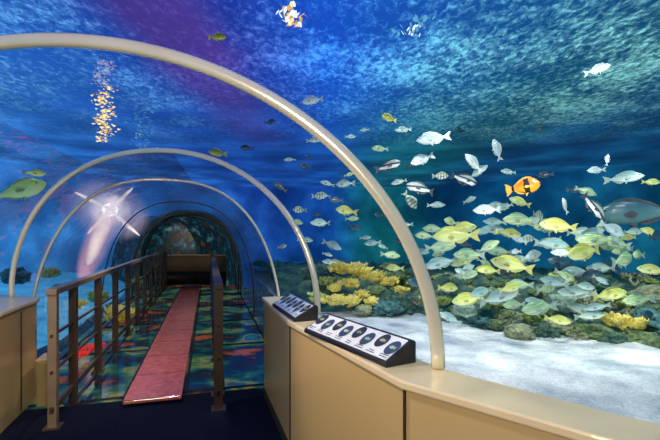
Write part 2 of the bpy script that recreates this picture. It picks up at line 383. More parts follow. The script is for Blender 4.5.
mk('floor_4', v, f, M_sand2, True, kind='structure')

# reef mound
fl = [(-4.0, 7.3), (-1.6, 6.0), (-.7, 5.5), (.0, 5.0), (.9, 4.6), (1.6, 4.05), (2.7, 3.6), (6, 2.4), (9, 1.2)]
def yf(x):
    for (a, b), (c_, d_) in zip(fl, fl[1:]):
        if x <= c_: return b+(d_-b)*(x-a)/(c_-a)
    return fl[-1][1]
def mound(x, y):
    v_ = (y-yf(x))*.9
    t_ = max(0, min(1, v_/1.9)); s_ = t_*t_*(3-2*t_)
    back = max(0, min(1, (v_-2.5)/4))
    nn = noise.noise(Vector((x*1.3, y*1.3, 5)))*.20+noise.noise(Vector((x*4, y*4, 9)))*.12+noise.noise(Vector((x*11, y*11, 9)))*.05
    return .42+.38*s_-.25*back+(nn+.05)*min(1, max(0, v_*2.0))
v = []; f = []; NX, NY = 220, 120
for i in range(NX+1):
    x = -2.8+9.6*(i/NX)
    for j in range(NY+1):
        y0 = yf(x)-.25; y = y0+(11.5-y0)*(j/NY)**1.5; v.append((x, y, mound(x, y)))
for i in range(NX):
    for j in range(NY):
        a = v[i*(NY+1)+j]
        if a[0] < -.36-.283*(a[1]-5.18): continue
        f.append((i*(NY+1)+j, i*(NY+1)+j+1, (i+1)*(NY+1)+j+1, (i+1)*(NY+1)+j))
M_rock = pbr('reef_rock', (.008, .035, .035), (.13, .20, .09), 6, .9, bump=.8, bscale=14, lo=.36, hi=.7, emis=(.0, .04, .06), estr=.4)  # faint teal emission added, the rock glows slightly
mk('reef_bed', v, [tuple(reversed(q)) for q in f], M_rock, True, label='dark rocky reef bed rising behind the white sand', cat='reef', kind='stuff')

# ------------------------------------------------------------ corals
def rock_mesh(seed, amp=.35, flat=.7, mat=M_rock, fr_=1.6):
    bm = bmesh.new(); bmesh.ops.create_icosphere(bm, subdivisions=5, radius=.5)
    for q in bm.verts:
        d = q.co.normalized(); k = 1+amp*noise.fractal(d*fr_+Vector((seed*7.1, 0, 0)), 1, 2, 4)+.06*noise.noise(d*9)
        q.co = d*.5*k; q.co.z *= flat
    me = bpy.data.meshes.new('rock'); bm.to_mesh(me); bm.free(); me.materials.append(mat)
    for p_ in me.polygons: p_.use_smooth = True
    return me
def brain_mesh(seed, mat):
    bm = bmesh.new(); bmesh.ops.create_icosphere(bm, subdivisions=5, radius=.5)
    for q in bm.verts:
        d = q.co.normalized(); k = 1+.25*noise.noise(d*1.8+Vector((seed, 0, 0)))+.06*abs(noise.noise(d*8+Vector((0, seed, 0))))*2
        q.co = d*.5*k; q.co.z *= .7
    me = bpy.data.meshes.new('brain'); bm.to_mesh(me); bm.free(); me.materials.append(mat)
    for p_ in me.polygons: p_.use_smooth = True
    return me
def leafy_mesh(seed, mat, nl=13):
    rnd = random.Random(seed); v = []; f = []
    for l in range(nl):
        a0 = rnd.uniform(0, 6.28); rr_ = rnd.uniform(0, .36); cx, cy, cz = rr_*math.cos(a0), rr_*math.sin(a0), rnd.uniform(-.1, .18)*(1-rr_)
        R_ = rnd.uniform(.08, .17); hh = rnd.uniform(.10, .2); ph = rnd.uniform(0, 6); wn = rnd.choice((3, 4, 5))
        tx, ty = rnd.uniform(-.5, .5)+cx, rnd.uniform(-.6, .1)+cy
        b = len(v); NR, NA = 5, 20
        for side in (0, 1):
            for i in range(NR+1):
                r_ = i/NR
                for j in range(NA):
                    a = 2*math.pi*j/NA; rad = R_*r_*(1+.25*r_*math.sin(wn*a+ph))
                    z = cz+hh*r_**1.6+.05*r_*math.sin(wn*a*2+ph*2)-side*.014
                    x = cx+rad*math.cos(a); y = cy+rad*math.sin(a); z += (tx*(x-cx)+ty*(y-cy))*1.0
                    v.append((x, y, z))
        S = (NR+1)*NA
        for i in range(NR):
            for j in range(NA):
                k = (j+1) % NA
                f.append((b+i*NA+j, b+(i+1)*NA+j, b+(i+1)*NA+k, b+i*NA+k)); f.append((b+S+i*NA+j, b+S+i*NA+k, b+S+(i+1)*NA+k, b+S+(i+1)*NA+j))
        for j in range(NA):
            k = (j+1) % NA; f.append((b+NR*NA+j, b+S+NR*NA+j, b+S+NR*NA+k, b+NR*NA+k))
    me = bpy.data.meshes.new('leafy'); me.from_pydata(v, [], f); me.materials.append(mat)
    for p_ in me.polygons: p_.use_smooth = True
    return me
def branch_mesh(seed, mat):
    rnd = random.Random(seed); v = []; f = []
    def seg(p0, d, L, r0, lvl):
        p1 = p0+d*L; s = d.orthogonal().normalized(); u = d.cross(s); b = len(v); K = 7
        for q, r_ in ((p0, r0), ((p0+p1)/2, r0*.9), (p1, r0*.75)):
            for j in range(K):
                a = 2*math.pi*j/K; v.append(q+s*math.cos(a)*r_+u*math.sin(a)*r_)
        for i in range(2):
            for j in range(K): f.append((b+i*K+j, b+i*K+(j+1) % K, b+(i+1)*K+(j+1) % K, b+(i+1)*K+j))
        v.append(p1+d*r0*.7)
        for j in range(K): f.append((b+2*K+j, b+2*K+(j+1) % K, len(v)-1))
        if lvl > 0:
            for _ in range(3):
                dd = (d+Vector((rnd.uniform(-1, 1), rnd.uniform(-1, 1), rnd.uniform(-.2, .7)))*.75).normalized()
                seg(p1-d*.01, dd, L*rnd.uniform(.6, .85), r0*.75, lvl-1)
    for _ in range(7):
        d = Vector((rnd.uniform(-1, 1), rnd.uniform(-1, 1), rnd.uniform(.6, 1.3))).normalized()
        seg(Vector((d.x*.04, d.y*.04, -.12)), d, .2, .045, 3)
    me = bpy.data.meshes.new('branch'); me.from_pydata(v, [], f); me.materials.append(mat)
    for p_ in me.polygons: p_.use_smooth = True
    return me
M_yel = pbr('yellow_coral', (.66, .54, .08), (1.0, .92, .36), 9, .8, bump=.5, emis=(.5, .4, .05), estr=.12)  # faint yellow emission added, the coral glows slightly
M_yg = pbr('yellowgreen_coral', (.22, .34, .08), (.56, .66, .22), 9, .8, bump=.5)
M_tan = pbr('tan_coral', (.14, .17, .09), (.48, .52, .30), 9, .85, bump=.7, bscale=25)
M_pale = pbr('pale_coral', (.14, .28, .22), (.50, .64, .48), 9, .85, bump=.7, bscale=25)
M_olive = pbr('olive_coral', (.03, .09, .05), (.24, .32, .12), 8, .85, bump=.7)
M_teal = pbr('teal_rock', (.01, .06, .08), (.10, .26, .25), 7, .85, bump=.7)
M_red = pbr('red_glow_coral', (.5, .02, .02), (.8, .08, .04), 9, .7, emis=(.8, .03, .02), estr=.3)
KINDS = {
 'yl': (leafy_mesh(1, M_yel, 26), 'coral', 'yellow leafy cup coral colony on the reef'),
 'yl2': (leafy_mesh(5, M_yg, 26), 'coral', 'yellow-green leafy coral colony on the reef'),
 'tb': (branch_mesh(2, M_tan), 'coral', 'tan branching coral on the reef'),
 'pb': (branch_mesh(8, M_pale), 'coral', 'pale branching coral on the reef'),
 'yb': (branch_mesh(11, M_yg), 'coral', 'yellow-green branching coral on the reef'),
 'br': (brain_mesh(3, M_tan), 'coral', 'rounded tan brain coral boulder'),
 'bp': (brain_mesh(6, M_pale), 'coral', 'rounded pale green brain coral boulder'),
 'ol': (rock_mesh(4, .5, .7, M_olive), 'rock', 'olive algae-covered reef boulder'),
 'tl': (rock_mesh(9, .5, .65, M_teal, 2.0), 'rock', 'dark teal reef boulder'),
 'rk': (rock_mesh(12, .6, .8, M_rock, 2.2), 'rock', 'dark craggy reef rock'),
 'rd': (branch_mesh(21, M_red), 'coral', 'added red glowing coral in place of a red light spot')}
def place(kind, p_, s, sz=1.0):
    me, cat, label = KINDS[kind]
    o = bpy.data.objects.new('coral' if cat == 'coral' else 'reef_rock', me); COL.objects.link(o)
    o.location = p_; o.scale = (s, s*.9, s*sz); o.rotation_euler = (random.uniform(-.15, .15), random.uniform(-.15, .15), random.uniform(0, 6.28))
    tag(o, label, cat, None, 'corals and rocks of the reef'); return o
ex = [(340, 271, 5.7, 32, 'yl'), (358, 273, 5.6, 30, 'yl'), (374, 280, 5.5, 28, 'yl'), (390, 284, 5.5, 22, 'yl'), (326, 284, 5.7, 24, 'yl2'), (350, 286, 5.4, 24, 'yl'), (334, 303, 5.1, 28, 'yl'), (352, 304, 5.1, 28, 'yl'), (372, 304, 5.1, 20, 'yl'), (402, 292, 5.4, 18, 'yl'), (318, 300, 5.2, 24, 'yl2'), (336, 290, 5.3, 20, 'yl'), (362, 296, 5.2, 18, 'yl'),
 (364, 310, 5.0, 16, 'br'), (322, 272, 6.2, 26, 'tl'), (395, 279, 6.2, 22, 'ol'), (386, 308, 5.0, 24, 'tl'), (400, 304, 5.2, 24, 'rk'), (372, 292, 5.4, 20, 'ol'),
 (420, 303, 5.2, 24, 'tb'), (415, 288, 6.0, 24, 'yl2'), (440, 304, 5.0, 24, 'yl2'), (445, 291, 5.8, 22, 'br'), (437, 315, 4.8, 20, 'pb'), (465, 311, 4.7, 22, 'bp'),
 (470, 293, 5.6, 24, 'yb'), (490, 307, 4.7, 28, 'yl2'), (495, 290, 5.5, 26, 'ol'), (512, 319, 4.5, 24, 'tb'), (515, 300, 5.0, 24, 'br'), (535, 320, 4.4, 24, 'yl2'),
 (540, 300, 5.0, 30, 'yb'), (522, 286, 6.0, 26, 'tl'), (560, 325, 4.2, 24, 'br'), (565, 303, 4.7, 28, 'bp'), (560, 285, 5.8, 30, 'yl2'), (590, 333, 4.1, 28, 'ol'),
 (590, 307, 4.5, 32, 'tb'), (600, 289, 5.4, 32, 'rk'), (615, 324, 4.1, 34, 'yl'), (637, 327, 4.0, 28, 'yl'), (625, 305, 4.5, 34, 'yl2'), (640, 340, 3.9, 28, 'ol'), (645, 319, 4.2, 32, 'tl'),
 (650, 296, 5.0, 32, 'br'), (635, 282, 5.6, 32, 'tb'), (520, 333, 4.1, 26, 'br'), (513, 330, 4.1, 16, 'pb'), (528, 331, 4.15, 16, 'tb'), (678, 330, 3.9, 40, 'tl'), (690, 300, 4.4, 50, 'yb'),
 (455, 322, 4.7, 22, 'rk'), (480, 324, 4.5, 22, 'tl'), (500, 326, 4.4, 20, 'ol'), (545, 332, 4.15, 22, 'rk'), (575, 338, 4.0, 22, 'tb'), (612, 342, 3.9, 24, 'rk'), (662, 348, 3.7, 30, 'ol')]
for u, v_, d, s, k in ex: place(k, loc(u, v_, d), s*d/F*1.15, .75)
cnt = 0
while cnt < 170:
    x = random.uniform(-.6, 5.0); y = yf(x)+random.uniform(.1, 1.0)*2.6
    if x < -.30-.283*(y-5.18)+.3: continue
    s = random.uniform(.10, .24); k = random.choice(['ol', 'tl', 'yl2', 'yl2', 'bp', 'tb', 'yb', 'yl2', 'yl2', 'rk', 'pb', 'ol', 'yb'])
    place(k, (x, y, mound(x, y)+s*.15), s, .85); cnt += 1
for u, v_, d, s, k in [(120, 318, 7.5, 38, 'yl'), (128, 337, 6.8, 26, 'yl2'), (15, 276, 6.5, 26, 'tl'), (50, 276, 7.5, 26, 'yl2'), (140, 284, 9.5, 22, 'yb'), (62, 290, 6.5, 20, 'yl2'), (100, 300, 7.0, 28, 'yl2'), (78, 306, 6.2, 22, 'yl')]:
    place(k, loc(u, v_, d), s*d/F, .9)
for u, v_, d, s in [(86, 353, 5.2, .34), (96, 350, 5.4, .3), (78, 357, 5.0, .26)]: place('rd', loc(u, v_, d), s, .7)  # added glowing coral standing in for a red light spot

# ------------------------------------------------------------ fish
def fish_mat(name, back, belly, stripe=None, mode=None, freq=6, thr=.3, em=.08):
    m, nt, out = new_mat(name); p = node(nt, 'ShaderNodeBsdfPrincipled'); p.inputs['Roughness'].default_value = .3
    tc = node(nt, 'ShaderNodeTexCoord'); sep = node(nt, 'ShaderNodeSeparateXYZ'); nt.links.new(tc.outputs['Object'], sep.inputs[0])
    fz = math_n(nt, 'ADD', math_n(nt, 'MULTIPLY', sep.outputs[2], 3.2), .5, True)
    r = ramp(nt, [(.2, belly), (.5, tuple((a*.5+b*.5) for a, b in zip(back, belly))), (.8, back)]); nt.links.new(fz, r.inputs[0]); c = r.outputs[0]
    if mode:
        if mode == 'h': arg = math_n(nt, 'ADD', sep.outputs[2], math_n(nt, 'MULTIPLY', sep.outputs[0], .12))
        else: arg = sep.outputs[0]
        s = math_n(nt, 'SINE', math_n(nt, 'MULTIPLY', arg, freq*6.283))
        nz = node(nt, 'ShaderNodeTexNoise'); nz.inputs['Scale'].default_value = 8; nt.links.new(tc.outputs['Object'], nz.inputs[0])
        s = math_n(nt, 'ADD', s, math_n(nt, 'SUBTRACT', nz.outputs[0], .5))
        s = math_n(nt, 'MULTIPLY', math_n(nt, 'SUBTRACT', s, thr), 5, True)
        c = mixc(nt, s, c, stripe)
    oi = node(nt, 'ShaderNodeObjectInfo'); rv = ramp(nt, [(0, (.6, .72, .78)), (.35, (.85, .93, .93)), (.7, (1, 1, .95)), (1, (1.15, 1.15, 1.05))]); nt.links.new(oi.outputs['Random'], rv.inputs[0])
    if mode != 'v' or freq > 3: c = mixc(nt, 1.0, c, rv.outputs[0], 'MULTIPLY')
    nt.links.new(c, p.inputs['Base Color']); nt.links.new(c, p.inputs['Emission Color']); p.inputs['Emission Strength'].default_value = em  # slight emission added to brighten the fish
    nt.links.new(p.outputs[0], out.inputs[0]); return m
M_eye = pbr('fish_eye', (.005, .005, .005), rough=.1)
M_eyew = pbr('fish_eye_ring', (.7, .65, .4), rough=.3)
def fish_mesh(name, H, W, mat, fin, fork=.6, dors=.07, bend=.0):
    ts = [0, .04, .12, .25, .4, .55, .7, .83, .93, 1]; hs = [.05, .26, .60, .92, 1, .93, .70, .42, .26, .24]
    ws = [.06, .4, .75, 1, 1, .85, .6, .35, .2, .12]
    v = []; f = []; mi = []; K = 14; n = 22
    def itp(a, t):
        for i in range(len(ts)-1):
            if t <= ts[i+1]: w = (t-ts[i])/(ts[i+1]-ts[i]); w = w*w*(3-2*w)*.4+w*.6; return a[i]*(1-w)+a[i+1]*w
        return a[-1]
    def by(x): return bend*math.sin((.5-x)*2.6)*max(0, .45-x)
    for i in range(n+1):
        t = i/n; x = .5-.82*t; h = itp(hs, t)*H; w = itp(ws, t)*W
        for k in range(K):
            a = 2*math.pi*k/K; z = math.sin(a)*h*(1.0 if math.sin(a) > 0 else .92)
            v.append((x, math.cos(a)*w+by(x), z))
    for i in range(n):
        for k in range(K): f.append((i*K+k, i*K+(k+1) % K, (i+1)*K+(k+1) % K, (i+1)*K+k)); mi.append(0)
    v.append((.505, 0, 0)); c_ = len(v)-1
    for k in range(K): f.append((c_, (k+1) % K, k)); mi.append(0)
    f.append(tuple(n*K+k for k in range(K))); mi.append(0)
    def sheet(pts, y0=0):
        b = len(v)
        for x, z, dy in pts: v.append((x, y0+dy+by(x), z))
        f.append(tuple(range(b, len(v)))); mi.append(1)
    ph = .24*H
    tl = H*.72+.02
    sheet([(-.30, ph, 0), (-.40, tl*.75, 0), (-.50, tl, 0), (-.47, tl*.6, 0), (-.50+.10*fork, 0, 0), (-.30, 0, 0)])
    sheet([(-.30, 0, 0), (-.50+.10*fork, 0, 0), (-.47, -tl*.6, 0), (-.50, -tl, 0), (-.40, -tl*.75, 0), (-.30, -ph, 0)])
    def finline(t0, t1, hh, sgn):
        N = 8
        for i in range(N):
            q = []
            for j in (i, i+1):
                t = t0+(t1-t0)*j/N; x = .5-.82*t; hb = itp(hs, t)*H*(1 if sgn > 0 else .92)*.93; pr = math.sin(math.pi*min(1, .12+.88*j/N))**.6 if j < N else .25
                q.append((x, hb, hb+hh*max(pr, .2)))
            sheet([(q[0][0], sgn*q[0][1], 0), (q[0][0]-.02, sgn*q[0][2], 0), (q[1][0]-.02, sgn*q[1][2], 0), (q[1][0], sgn*q[1][1], 0)])
    finline(.24, .9, dors, 1); finline(.6, .9, dors*.9, -1)
    for sg in (-1, 1):
        yy = sg*W*.92
        sheet([(.20, -.02*1, 0), (.10, .03, sg*.03), (.04, -.01, sg*.045), (.07, -.06, sg*.04), (.16, -.05, sg*.01)], yy)
        sheet([(.14, -H*.75, 0), (.05, -H*1.12-.02, sg*.02), (.03, -H*.85, sg*.005)], sg*W*.3)
        for r_, off, idx in ((.022, 0, 3), (.014, .010, 2)):
            b = len(v); NN = 8; ex_ = .385; ez = H*.22
            wy = sg*(W*.70+off*.7)
            for k in range(NN): a = 2*math.pi*k/NN; v.append((ex_+r_*math.cos(a), wy, ez+r_*math.sin(a)))
            v.append((ex_, wy+sg*.012, ez))
            for k in range(NN): f.append((b+k, b+(k+1) % NN, b+NN)); mi.append(idx)
    me = bpy.data.meshes.new(name); me.from_pydata(v, [], f)
    for mm in (mat, fin, M_eye, M_eyew): me.materials.append(mm)
    for p_, i in zip(me.polygons, mi): p_.material_index = i; p_.use_smooth = True
    return me
FS = {}
def mkf(k, label, *a, **kw): FS[k] = (fish_mesh(k, *a, **kw), label)
fin_g = pbr('fin_grey', (.22, .34, .30), (.36, .48, .38), 10, .5); fin_y = pbr('fin_yellow', (.50, .48, .10), (.62, .62, .22), 10, .5)
fin_d = pbr('fin_dark', (.03, .04, .06), (.08, .09, .1), 10, .5); fin_w = pbr('fin_white', (.5, .6, .6), rough=.5); fin_o = pbr('fin_orange', (.65, .26, .02), (.8, .4, .04), rough=.5)
mkf('s', 'silver streamlined fish swimming over the reef', .14, .065, fish_mat('f_silver', (.18, .36, .36), (.84, .96, .88)), fin_g, bend=.15)
mkf('w', 'bright white-silver fish swimming in the tank', .165, .07, fish_mat('f_white', (.42, .58, .62), (.95, 1, .97)), fin_w, bend=-.15)
mkf('y', 'yellow-green fish swimming over the reef', .165, .075, fish_mat('f_yel', (.40, .48, .10), (.92, .96, .46)), fin_y, bend=.1)
mkf('g', 'pale green-grey snapper swimming over the reef', .16, .075, fish_mat('f_green', (.20, .40, .22), (.78, .94, .64), (.50, .62, .26), 'h', 12, .4), fin_g, bend=-.1)
mkf('k', 'black and white striped sweetlips swimming', .17, .075, fish_mat('f_sweet', (.3, .38, .38), (.8, .85, .85), (.03, .04, .06), 'h', 6, .35), fin_d, bend=.2)
mkf('b', 'orange-yellow butterflyfish with dark bands', .25, .07, fish_mat('f_butter', (.50, .15, .005), (.80, .36, .02), (.02, .012, .01), 'v', 2.3, .35, .04), fin_o, fork=.1, dors=.06)
mkf('v', 'pale sergeant fish with dark vertical bands', .22, .07, fish_mat('f_serg', (.3, .4, .28), (.75, .84, .75), (.08, .12, .14), 'v', 6, .5), fin_g)
mkf('d', 'dark blue-grey fish silhouette deeper in the tank', .17, .07, fish_mat('f_dark', (.01, .05, .10), (.06, .16, .22)), fin_d)
mkf('o', 'small green-gold fish swimming', .2, .07, fish_mat('f_gold', (.16, .24, .03), (.5, .52, .12)), fin_y, fork=.2)
mkf('L', 'large blue-grey hump-backed fish cruising by the reef', .16, .09, fish_mat('f_large', (.03, .10, .15), (.12, .28, .32)), fin_d, fork=.4, dors=.05)
mkf('Y', 'large yellow-green fish by the tunnel glass', .15, .08, fish_mat('f_bigy', (.30, .46, .05), (.75, .85, .3), em=.3), fin_y, fork=.3, dors=.04)
fish = [(312,100,24,'L',0,'w',4.2),(389,118,17,'L',10,'o',4.0),(403,130,17,'L',0,'s',4.1),(434,138,34,'L',-8,'w',3.6),(423,159,27,'L',-20,'w',3.8),(314,140,16,'R',0,'s',4.6),
(387,166,28,'R',10,'k',4.0),(419,189,30,'L',15,'k',3.7),(410,200,20,'R',-60,'v',3.9),(346,184,24,'L',0,'s',4.2),(347,211,24,'L',5,'y',4.3),(320,223,22,'L',0,'s',4.6),(331,245,24,'R',-20,'s',4.6),
(280,187,16,'L',30,'d',4.8),(319,196,15,'R',0,'v',4.5),(465,179,30,'R',-15,'k',3.7),(474,163,24,'L',40,'w',3.9),(497,150,22,'L',70,'w',4.2),(478,172,22,'R',30,'s',4.1),(523,187,32,'R',2,'b',3.1),
(456,236,44,'L',5,'y',3.6),(487,210,26,'L',0,'w',4.0),(488,247,24,'R',30,'g',4.3),(521,220,34,'L',0,'g',4.0),(508,233,24,'R',-5,'y',4.2),(495,222,22,'L',0,'s',4.5),(452,222,22,'L',10,'g',4.6),
(440,247,30,'R',0,'g',4.5),(441,263,34,'L',-10,'s',4.4),(425,236,20,'L',0,'g',4.9),(470,200,16,'R',20,'s',4.8),(470,255,32,'L',0,'g',4.3),(512,265,40,'L',5,'y',3.9),(526,239,16,'R',0,'v',4.6),
(544,227,24,'L',30,'v',4.2),(558,226,36,'L',10,'y',4.0),(552,244,34,'R',0,'s',3.9),(583,252,44,'L',-5,'y',3.7),(566,206,18,'L',60,'w',4.2),(597,170,18,'L',0,'w',4.0),(594,206,30,'R',-50,'k',3.7),
(623,178,34,'R',0,'s',3.6),(651,182,16,'R',0,'y',3.9),(598,240,38,'L',0,'g',3.8),(611,229,28,'R',-30,'w',3.6),(619,243,34,'L',15,'g',3.9),(620,260,46,'R',0,'g',3.6),(653,270,26,'L',0,'y',3.4),(655,236,24,'R',0,'d',4.4),
(640,213,76,'L',-5,'L',4.8),(468,299,34,'L',0,'y',4.2),(497,298,42,'R',15,'s',3.9),(541,308,42,'L',0,'g',3.7),(557,320,24,'R',0,'y',3.7),(463,275,26,'R',0,'g',4.6),(575,272,30,'L',0,'s',4.1),(545,288,34,'R',0,'g',4.0),
(597,70,24,'R',8,'w',3.9),(217,37,18,'R',0,'o',3.9),(218,153,18,'L',0,'o',5.0),(305,166,14,'L',0,'d',5.0),(270,122,13,'R',0,'d',5.0),(247,148,14,'L',0,'d',5.4),(18,191,60,'R',8,'Y',5.2),(34,173,22,'R',0,'Y',5.0),
(373,243,18,'L',0,'s',5.0),(390,255,20,'R',0,'g',5.0),(405,225,16,'L',0,'s',4.9),(436,205,18,'R',0,'s',4.8),(399,182,16,'L',-20,'s',4.8),(365,130,12,'L',0,'s',5.0),(440,176,16,'R',0,'v',4.9),(508,172,16,'L',0,'s',4.9),
(607,160,12,'R',80,'w',4.4),(538,215,18,'R',0,'v',4.8),(480,232,20,'R',0,'s',4.9),(500,252,24,'L',0,'g',4.7),(530,256,26,'R',5,'w',4.6),(560,262,24,'L',0,'d',4.8),(600,268,28,'L',0,'s',4.5),(640,255,26,'L',10,'g',4.2),
(634,232,22,'R',0,'s',4.6),(580,232,24,'R',0,'s',4.6),(575,292,32,'L',0,'s',4.0),(610,295,34,'R',5,'y',3.8),(520,285,26,'L',0,'g',4.3),(488,270,24,'L',5,'y',4.6),(448,288,24,'R',0,'y',4.6),(425,272,20,'L',0,'d',5.0),
(640,300,34,'L',0,'g',3.7),(590,316,30,'R',0,'s',3.8),(515,305,26,'L',-5,'g',4.2),(420,252,18,'R',0,'s',5.0),(395,268,18,'L',0,'y',5.1),(330,262,16,'L',0,'s',5.2),(410,165,14,'R',0,'d',5.2),(352,158,14,'L',0,'d',5.0),
(545,175,16,'L',0,'d',5.6),(575,190,16,'R',0,'d',5.8),(460,130,14,'L',0,'d',5.8),(540,130,14,'R',0,'d',6),(380,215,14,'L',0,'d',5.6),(355,228,14,'R',0,'d',5.4),(300,210,14,'L',0,'v',4.8),(305,240,16,'R',0,'s',5.0),(290,160,12,'L',0,'s',5.2)]
rnd = random.Random(31)
for _ in range(50):
    u = rnd.uniform(415, 660); v_ = rnd.gauss(258, 34); v_ = max(185, min(318, v_))
    fish.append((u, v_, rnd.uniform(14, 30), rnd.choice('LLR'), rnd.uniform(-25, 25), rnd.choice('sgswysygdgs'), rnd.uniform(4.0, 5.4) if v_ < 270 else rnd.uniform(3.7, 4.3)))
for _ in range(16):
    fish.append((rnd.uniform(270, 430), rnd.uniform(130, 260), rnd.uniform(9, 17), rnd.choice('LR'), rnd.uniform(-20, 20), rnd.choice('sgds'), rnd.uniform(4.8, 6)))
for u, v_, L_, hd, tilt, k, d in fish:
    me, label = FS[k]; o = bpy.data.objects.new('fish', me); COL.objects.link(o)
    o.location = loc(u, v_, d); s = L_*d/F*1.04; o.scale = (s, s, s)
    yaw = random.uniform(-.65, .65)+(math.pi if hd == 'L' else 0)
    o.rotation_euler = (0, -math.radians(tilt+random.uniform(-8, 8)), yaw)
    tag(o, label, 'fish', None, 'fish in the tank')

# ------------------------------------------------------------ signs
def sign(p0, p1, npic, seed):
    rnd = random.Random(seed)
    p0 = Vector((*p0, .92)); p1 = Vector((*p1, .92)); u = (p1-p0); L = u.length; u.normalize(); w = Vector((0, 0, 1)); b = w.cross(u)
    M = Matrix((( u.x, b.x, 0, p0.x), (u.y, b.y, 0, p0.y), (0, 0, 1, p0.z), (0, 0, 0, 1)))
    S = empty('information_sign', None, 'slanted black-framed white fish guide with round fish pictures', 'sign', 'fish guides on the wall cap', M)
    D = .155; h0, h1 = .02, .105
    prof = [(0, 0), (0, h0), (D, h1), (D+.015, h1-.01), (D+.015, 0)]
    v = [(0, a, c_) for a, c_ in prof]+[(L, a, c_) for a, c_ in prof]; n = 5
    f = [tuple(range(n-1, -1, -1)), tuple(range(n, 2*n))]+[(i, (i+1) % n, n+(i+1) % n, n+i) for i in range(n)]
    f = [tuple(reversed(q)) for q in f]
    bevel(mk('base', v, f, M_black, parent=S), .004)
    def surf(a, t, lift): return (a, t*D, h0+(h1-h0)*t+lift)
    m_ = .02
    v = [surf(m_, .08, .004), surf(L-m_, .08, .004), surf(L-m_, .9, .004), surf(m_, .9, .004)]
    v += [(x, y, z-.006) for x, y, z in v]
    P = mk('panel', v, [(0, 1, 2, 3), (7, 6, 5, 4), (0, 4, 5, 1), (1, 5, 6, 2), (2, 6, 7, 3), (3, 7, 4, 0)], M_white, parent=S)
    for i in range(npic):
        cx = L*(i+.55)/(npic+.1); ct = .55+.06*(-1)**i; rx = .038; rt = .27
        v = [surf(cx+rx*math.cos(a), ct+rt*math.sin(a), .006) for a in [2*math.pi*k/24 for k in range(24)]]
        mk('picture', v, [tuple(range(24))], M_inkblue if i % 2 else M_ink, parent=P)
        fs = [(-.8, 0), (-.4, .32), (.1, .42), (.5, .1), (.85, .45), (.85, -.45), (.5, -.1), (.1, -.42), (-.4, -.32)]
        v = [surf(cx+x*rx*.7, ct+y*rt*.6, .008) for x, y in fs]
        mk('fish_drawing', v, [tuple(range(len(fs)))], [M_tan, M_pale, M_tan, M_pale][i % 4], parent=P)
        for k in range(2):
            t0 = .12+k*.07; w_ = rnd.uniform(.02, .036)
            v = [surf(cx-w_, t0, .0055), surf(cx+w_, t0, .0055), surf(cx+w_, t0+.025, .0055), surf(cx-w_, t0+.025, .0055)]
            mk('text_line', v, [(0, 1, 2, 3)], M_ink, parent=P)
sign((-.155, 2.56), (.245, 1.87), 8, 1)
sign((-.47, 3.50), (-.24, 2.86), 7, 2)

# ------------------------------------------------------------ painted lamp glints, glare and streaks
def glints(cx, cy, z, lx, ly, n, mats, seed, label, big=.05):
    rnd = random.Random(seed); v = []; f = []; mi = []
    for i in range(n):
        x = cx+rnd.gauss(0, lx); y = cy+rnd.uniform(-ly, ly); a = rnd.uniform(.008, big); b = a*rnd.uniform(.3, 1.2); s_ = len(v); K = 7; ph = rnd.uniform(0, 6)
        for k in range(K):
            t_ = 2*math.pi*k/K; r_ = rnd.uniform(.6, 1.2); v.append((x+a*r_*math.cos(t_), y+b*r_*math.sin(t_), z+.02*math.sin(ph+t_)))
        f.append(tuple(range(s_, s_+K))); mi.append(rnd.randrange(len(mats)))
    mk('painted_glint', v, f, mats, midx=mi, label=label, cat='painted glints', kind='stuff')  # emissive flakes paint lamp reflections on the surface
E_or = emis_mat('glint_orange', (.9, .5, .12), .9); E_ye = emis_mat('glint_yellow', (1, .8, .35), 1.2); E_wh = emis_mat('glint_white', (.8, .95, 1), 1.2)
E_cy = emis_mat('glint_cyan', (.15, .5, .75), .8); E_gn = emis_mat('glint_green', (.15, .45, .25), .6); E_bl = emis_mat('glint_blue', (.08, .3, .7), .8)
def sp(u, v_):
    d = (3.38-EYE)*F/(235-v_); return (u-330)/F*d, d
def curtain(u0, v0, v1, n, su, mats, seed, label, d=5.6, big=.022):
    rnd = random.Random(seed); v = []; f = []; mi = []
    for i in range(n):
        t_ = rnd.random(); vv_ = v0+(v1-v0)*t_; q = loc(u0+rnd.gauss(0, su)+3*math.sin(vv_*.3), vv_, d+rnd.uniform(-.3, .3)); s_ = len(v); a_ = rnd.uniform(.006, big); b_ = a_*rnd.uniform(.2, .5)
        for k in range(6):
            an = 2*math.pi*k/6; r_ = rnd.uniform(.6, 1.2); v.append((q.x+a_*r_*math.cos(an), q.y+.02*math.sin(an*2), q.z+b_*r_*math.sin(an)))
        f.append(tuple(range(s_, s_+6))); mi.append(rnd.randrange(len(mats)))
    mk('painted_glint', v, f, mats, midx=mi, label=label, cat='painted glints', kind='stuff')  # emissive flakes paint a hanging column of lamp reflections
curtain(104, 60, 142, 420, 4.5, [E_or, E_ye, E_ye], 4, 'golden glowing flakes painting a column of lamp reflections', big=.03)
curtain(143, 108, 150, 110, 6, [E_gn, E_cy, E_bl], 9, 'green glowing flakes painting a column of lamp reflections')
x, y = sp(291, 14); glints(x, y, 3.37, .05, .18, 55, [E_ye, E_wh, E_or], 5, 'white and orange glowing flakes painting lamp reflections on the water surface', .028)
x, y = sp(415, 25); glints(x, y, 3.37, .07, .18, 34, [E_wh, E_cy, E_cy], 6, 'white glowing flakes painting lamp reflections on the water surface', .024)
x, y = sp(458, 50); glints(x, y, 3.37, .10, .2, 26, [E_cy], 16, 'faint cyan glowing flakes painting lamp reflections on the water surface', .02)

